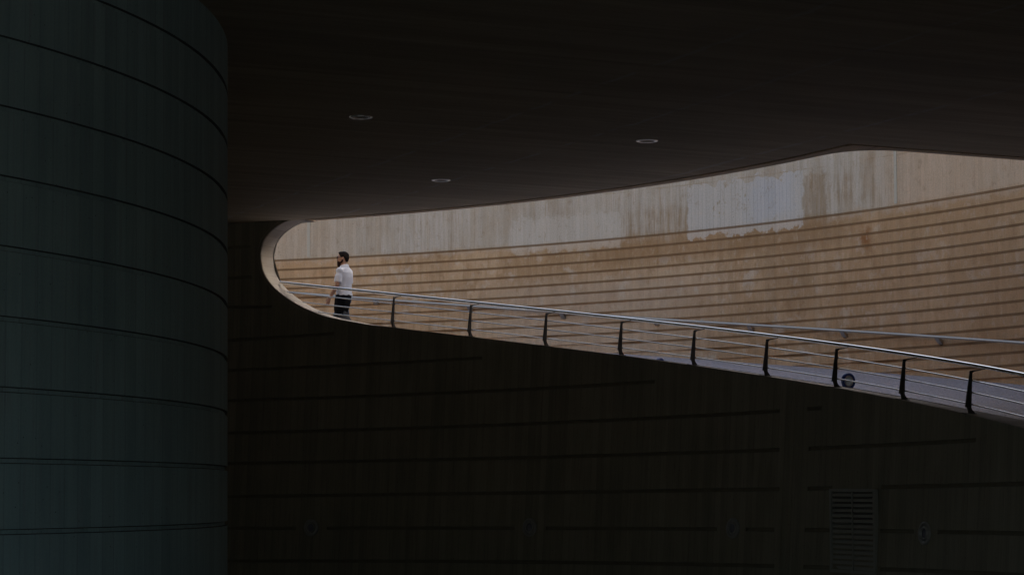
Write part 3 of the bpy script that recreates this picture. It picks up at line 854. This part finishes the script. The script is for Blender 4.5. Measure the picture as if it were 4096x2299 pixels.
# black cloth tied round the waist, open toward the back
bm = bmesh.new(); rows = []
for z, rx, ry, a0, a1 in ((.955,.140,.183,.0,1.08),(.90,.150,.198,.08,1.03),(.84,.162,.212,.16,.96),(.74,.176,.220,.25,.90),(.66,.184,.222,.30,.85),(.60,.188,.222,.35,.79),(.565,.190,.222,.42,.72)):
    n_ = 44; rows.append([])
    for i in range(n_):
        a = math.pi*lerp(a0, a1, i/(n_-1)); wv = 1 + .02*math.sin(a*9+z*8)
        rows[-1].append(bm.verts.new((-.005+math.cos(a)*rx*wv, math.sin(a)*ry*wv, z)))
for a, b in zip(rows, rows[1:]):
    for i in range(len(a)-1): bm.faces.new((a[i], a[i+1], b[i+1], b[i]))
o = mesh_obj('waist_cloth', bm, M_cloth, per); sm = o.modifiers.new('thickness', 'SOLIDIFY'); sm.thickness = .008
# hair, beard, glasses, watch, shoes
bm = bmesh.new()
blob(bm, hp(-.004,0,1.676), (.106,.081,.090), HR); blob(bm, hp(-.050,0,1.640), (.060,.072,.066), HR); blob(bm, hp(.045,.0,1.722), (.060,.062,.040), HR)
blob(bm, hp(-.060,0,1.598), (.040,.050,.036), HR)
# trim away the hair in front of the face
bmesh.ops.recalc_face_normals(bm, faces=bm.faces)
fr = HR @ V((1, 0, 0)); nrm_ = (fr + V((0,0,-.62))).normalized()
bmesh.ops.bisect_plane(bm, geom=bm.verts[:]+bm.edges[:]+bm.faces[:], plane_co=hp(.052,0,1.668), plane_no=nrm_, clear_outer=True)
bmesh.ops.holes_fill(bm, edges=[e for e in bm.edges if e.is_boundary], sides=0)
mesh_obj('hair', bm, M_hair, per, .006, 2)
bm = bmesh.new()
blob(bm, hp(.070,0,1.552), (.052,.054,.050), HR); blob(bm, hp(.080,0,1.512), (.040,.040,.042), HR); blob(bm, hp(.102,0,1.588), (.016,.034,.010), HR)
for s_ in (1, -1): tube(bm, [hp(.0,.066*s_,1.615), hp(.010,.066*s_,1.575), hp(.045,.052*s_,1.545)], [.014,.019,.024], 10)
mesh_obj('beard', bm, M_beard, per, .006, 1)
bm = bmesh.new()
for s_ in (1, -1):
    MM = Matrix.Translation(hp(.112,.033*s_,1.648)) @ HR @ Matrix.Rotation(rad(-9*s_)*-1, 4, 'Z')
    box(bm, (-.006,-.029,-.021), (.004,.029,.019), MM)
    tube(bm, [hp(.104,.062*s_,1.656), hp(.05,.081*s_,1.653), hp(-.005,.085*s_,1.648)], .0045, 6)
tube(bm, [hp(.116,.012,1.655), hp(.116,-.012,1.655)], .004, 6)
mesh_obj('sunglasses', bm, M_glass, per)
bm = bmesh.new(); w = V(LWR); d = (V(LWR)-V(LEL)).normalized()
tube(bm, [w - d*.035, w - d*.012], [(.031,.029),(.031,.029)], 20)
blob(bm, w - d*.023 + V((.005,.03,.004)), (.014,.007,.014))
mesh_obj('watch', bm, M_steel, per)
for hip, kn, an, toe in (RL, LL):
    bm = bmesh.new(); an, toe = V(an), V(toe)
    tube(bm, [an + V((-.05,0,-.05)), an + V((-.045,0,-.02)), an.lerp(toe, .5) + V((0,0,-.005)), toe + V((.0,0,0)), toe + V((.05,0,-.008))], [.035,.046,(.05,.04),(.047,.03),(.03,.018)], 14)
    mesh_obj('shoe', bm, M_shoe, per, .008, 2)
pp = math.degrees(math.atan2(46-CY, -3.40-CX)); pr_ = math.hypot(-3.40-CX, 46-CY)
per.scale = (1.115,)*3
per.location = (-3.50, 46.0, floor_z(pp, pr_) - .0)
per.rotation_euler.z = rad(155)
tag(per, 'bearded man in sunglasses and white polo shirt walking up the ramp behind the railing', 'person')

# ================================================================ WORLD, SUN, CAMERA
w = bpy.data.worlds.new('World'); sc.world = w; w.use_nodes = True
nt = w.node_tree; bg = nt.nodes['Background']; sky = nt.nodes.new('ShaderNodeTexSky'); sky.sky_type = 'NISHITA'; sky.sun_disc = False
SUN_EL, SUN_AZ = 30., 50.     # azimuth clockwise from +y
sky.sun_elevation = rad(SUN_EL); sky.sun_rotation = rad(SUN_AZ)
sky.dust_density = 7.; sky.ozone_density = .6; sky.air_density = 1.
nt.links.new(sky.outputs[0], bg.inputs[0]);  bg.inputs[1].default_value = .1
ld = bpy.data.lights.new('sun', 'SUN'); ld.energy = 3; ld.angle = rad(.5); ld.color = (1, .95, .87)
lo = bpy.data.objects.new('sun', ld); C.objects.link(lo)
dv = Vector((math.sin(rad(SUN_AZ))*math.cos(rad(SUN_EL)), math.cos(rad(SUN_AZ))*math.cos(rad(SUN_EL)), math.sin(rad(SUN_EL))))
lo.rotation_euler = dv.to_track_quat('Z', 'Y').to_euler(); lo.location = (0, 0, 60)
cd = bpy.data.cameras.new('camera'); cam = bpy.data.objects.new('camera', cd); C.objects.link(cam); sc.camera = cam
cd.sensor_width = 36; cd.lens = 8875/4096*36; cd.clip_start = .1; cd.clip_end = 2000
cam.location = (0, 0, 0); cam.rotation_euler = (rad(90) + math.atan((1930-1149.5)/8875), 0, 0)
sc.render.resolution_x = 1024; sc.render.resolution_y = 574
vs_ = sc.view_settings; vs_.view_transform = 'Standard'; vs_.look = 'None'; vs_.exposure = 1.95; vs_.gamma = 1; vs_.use_curve_mapping = False
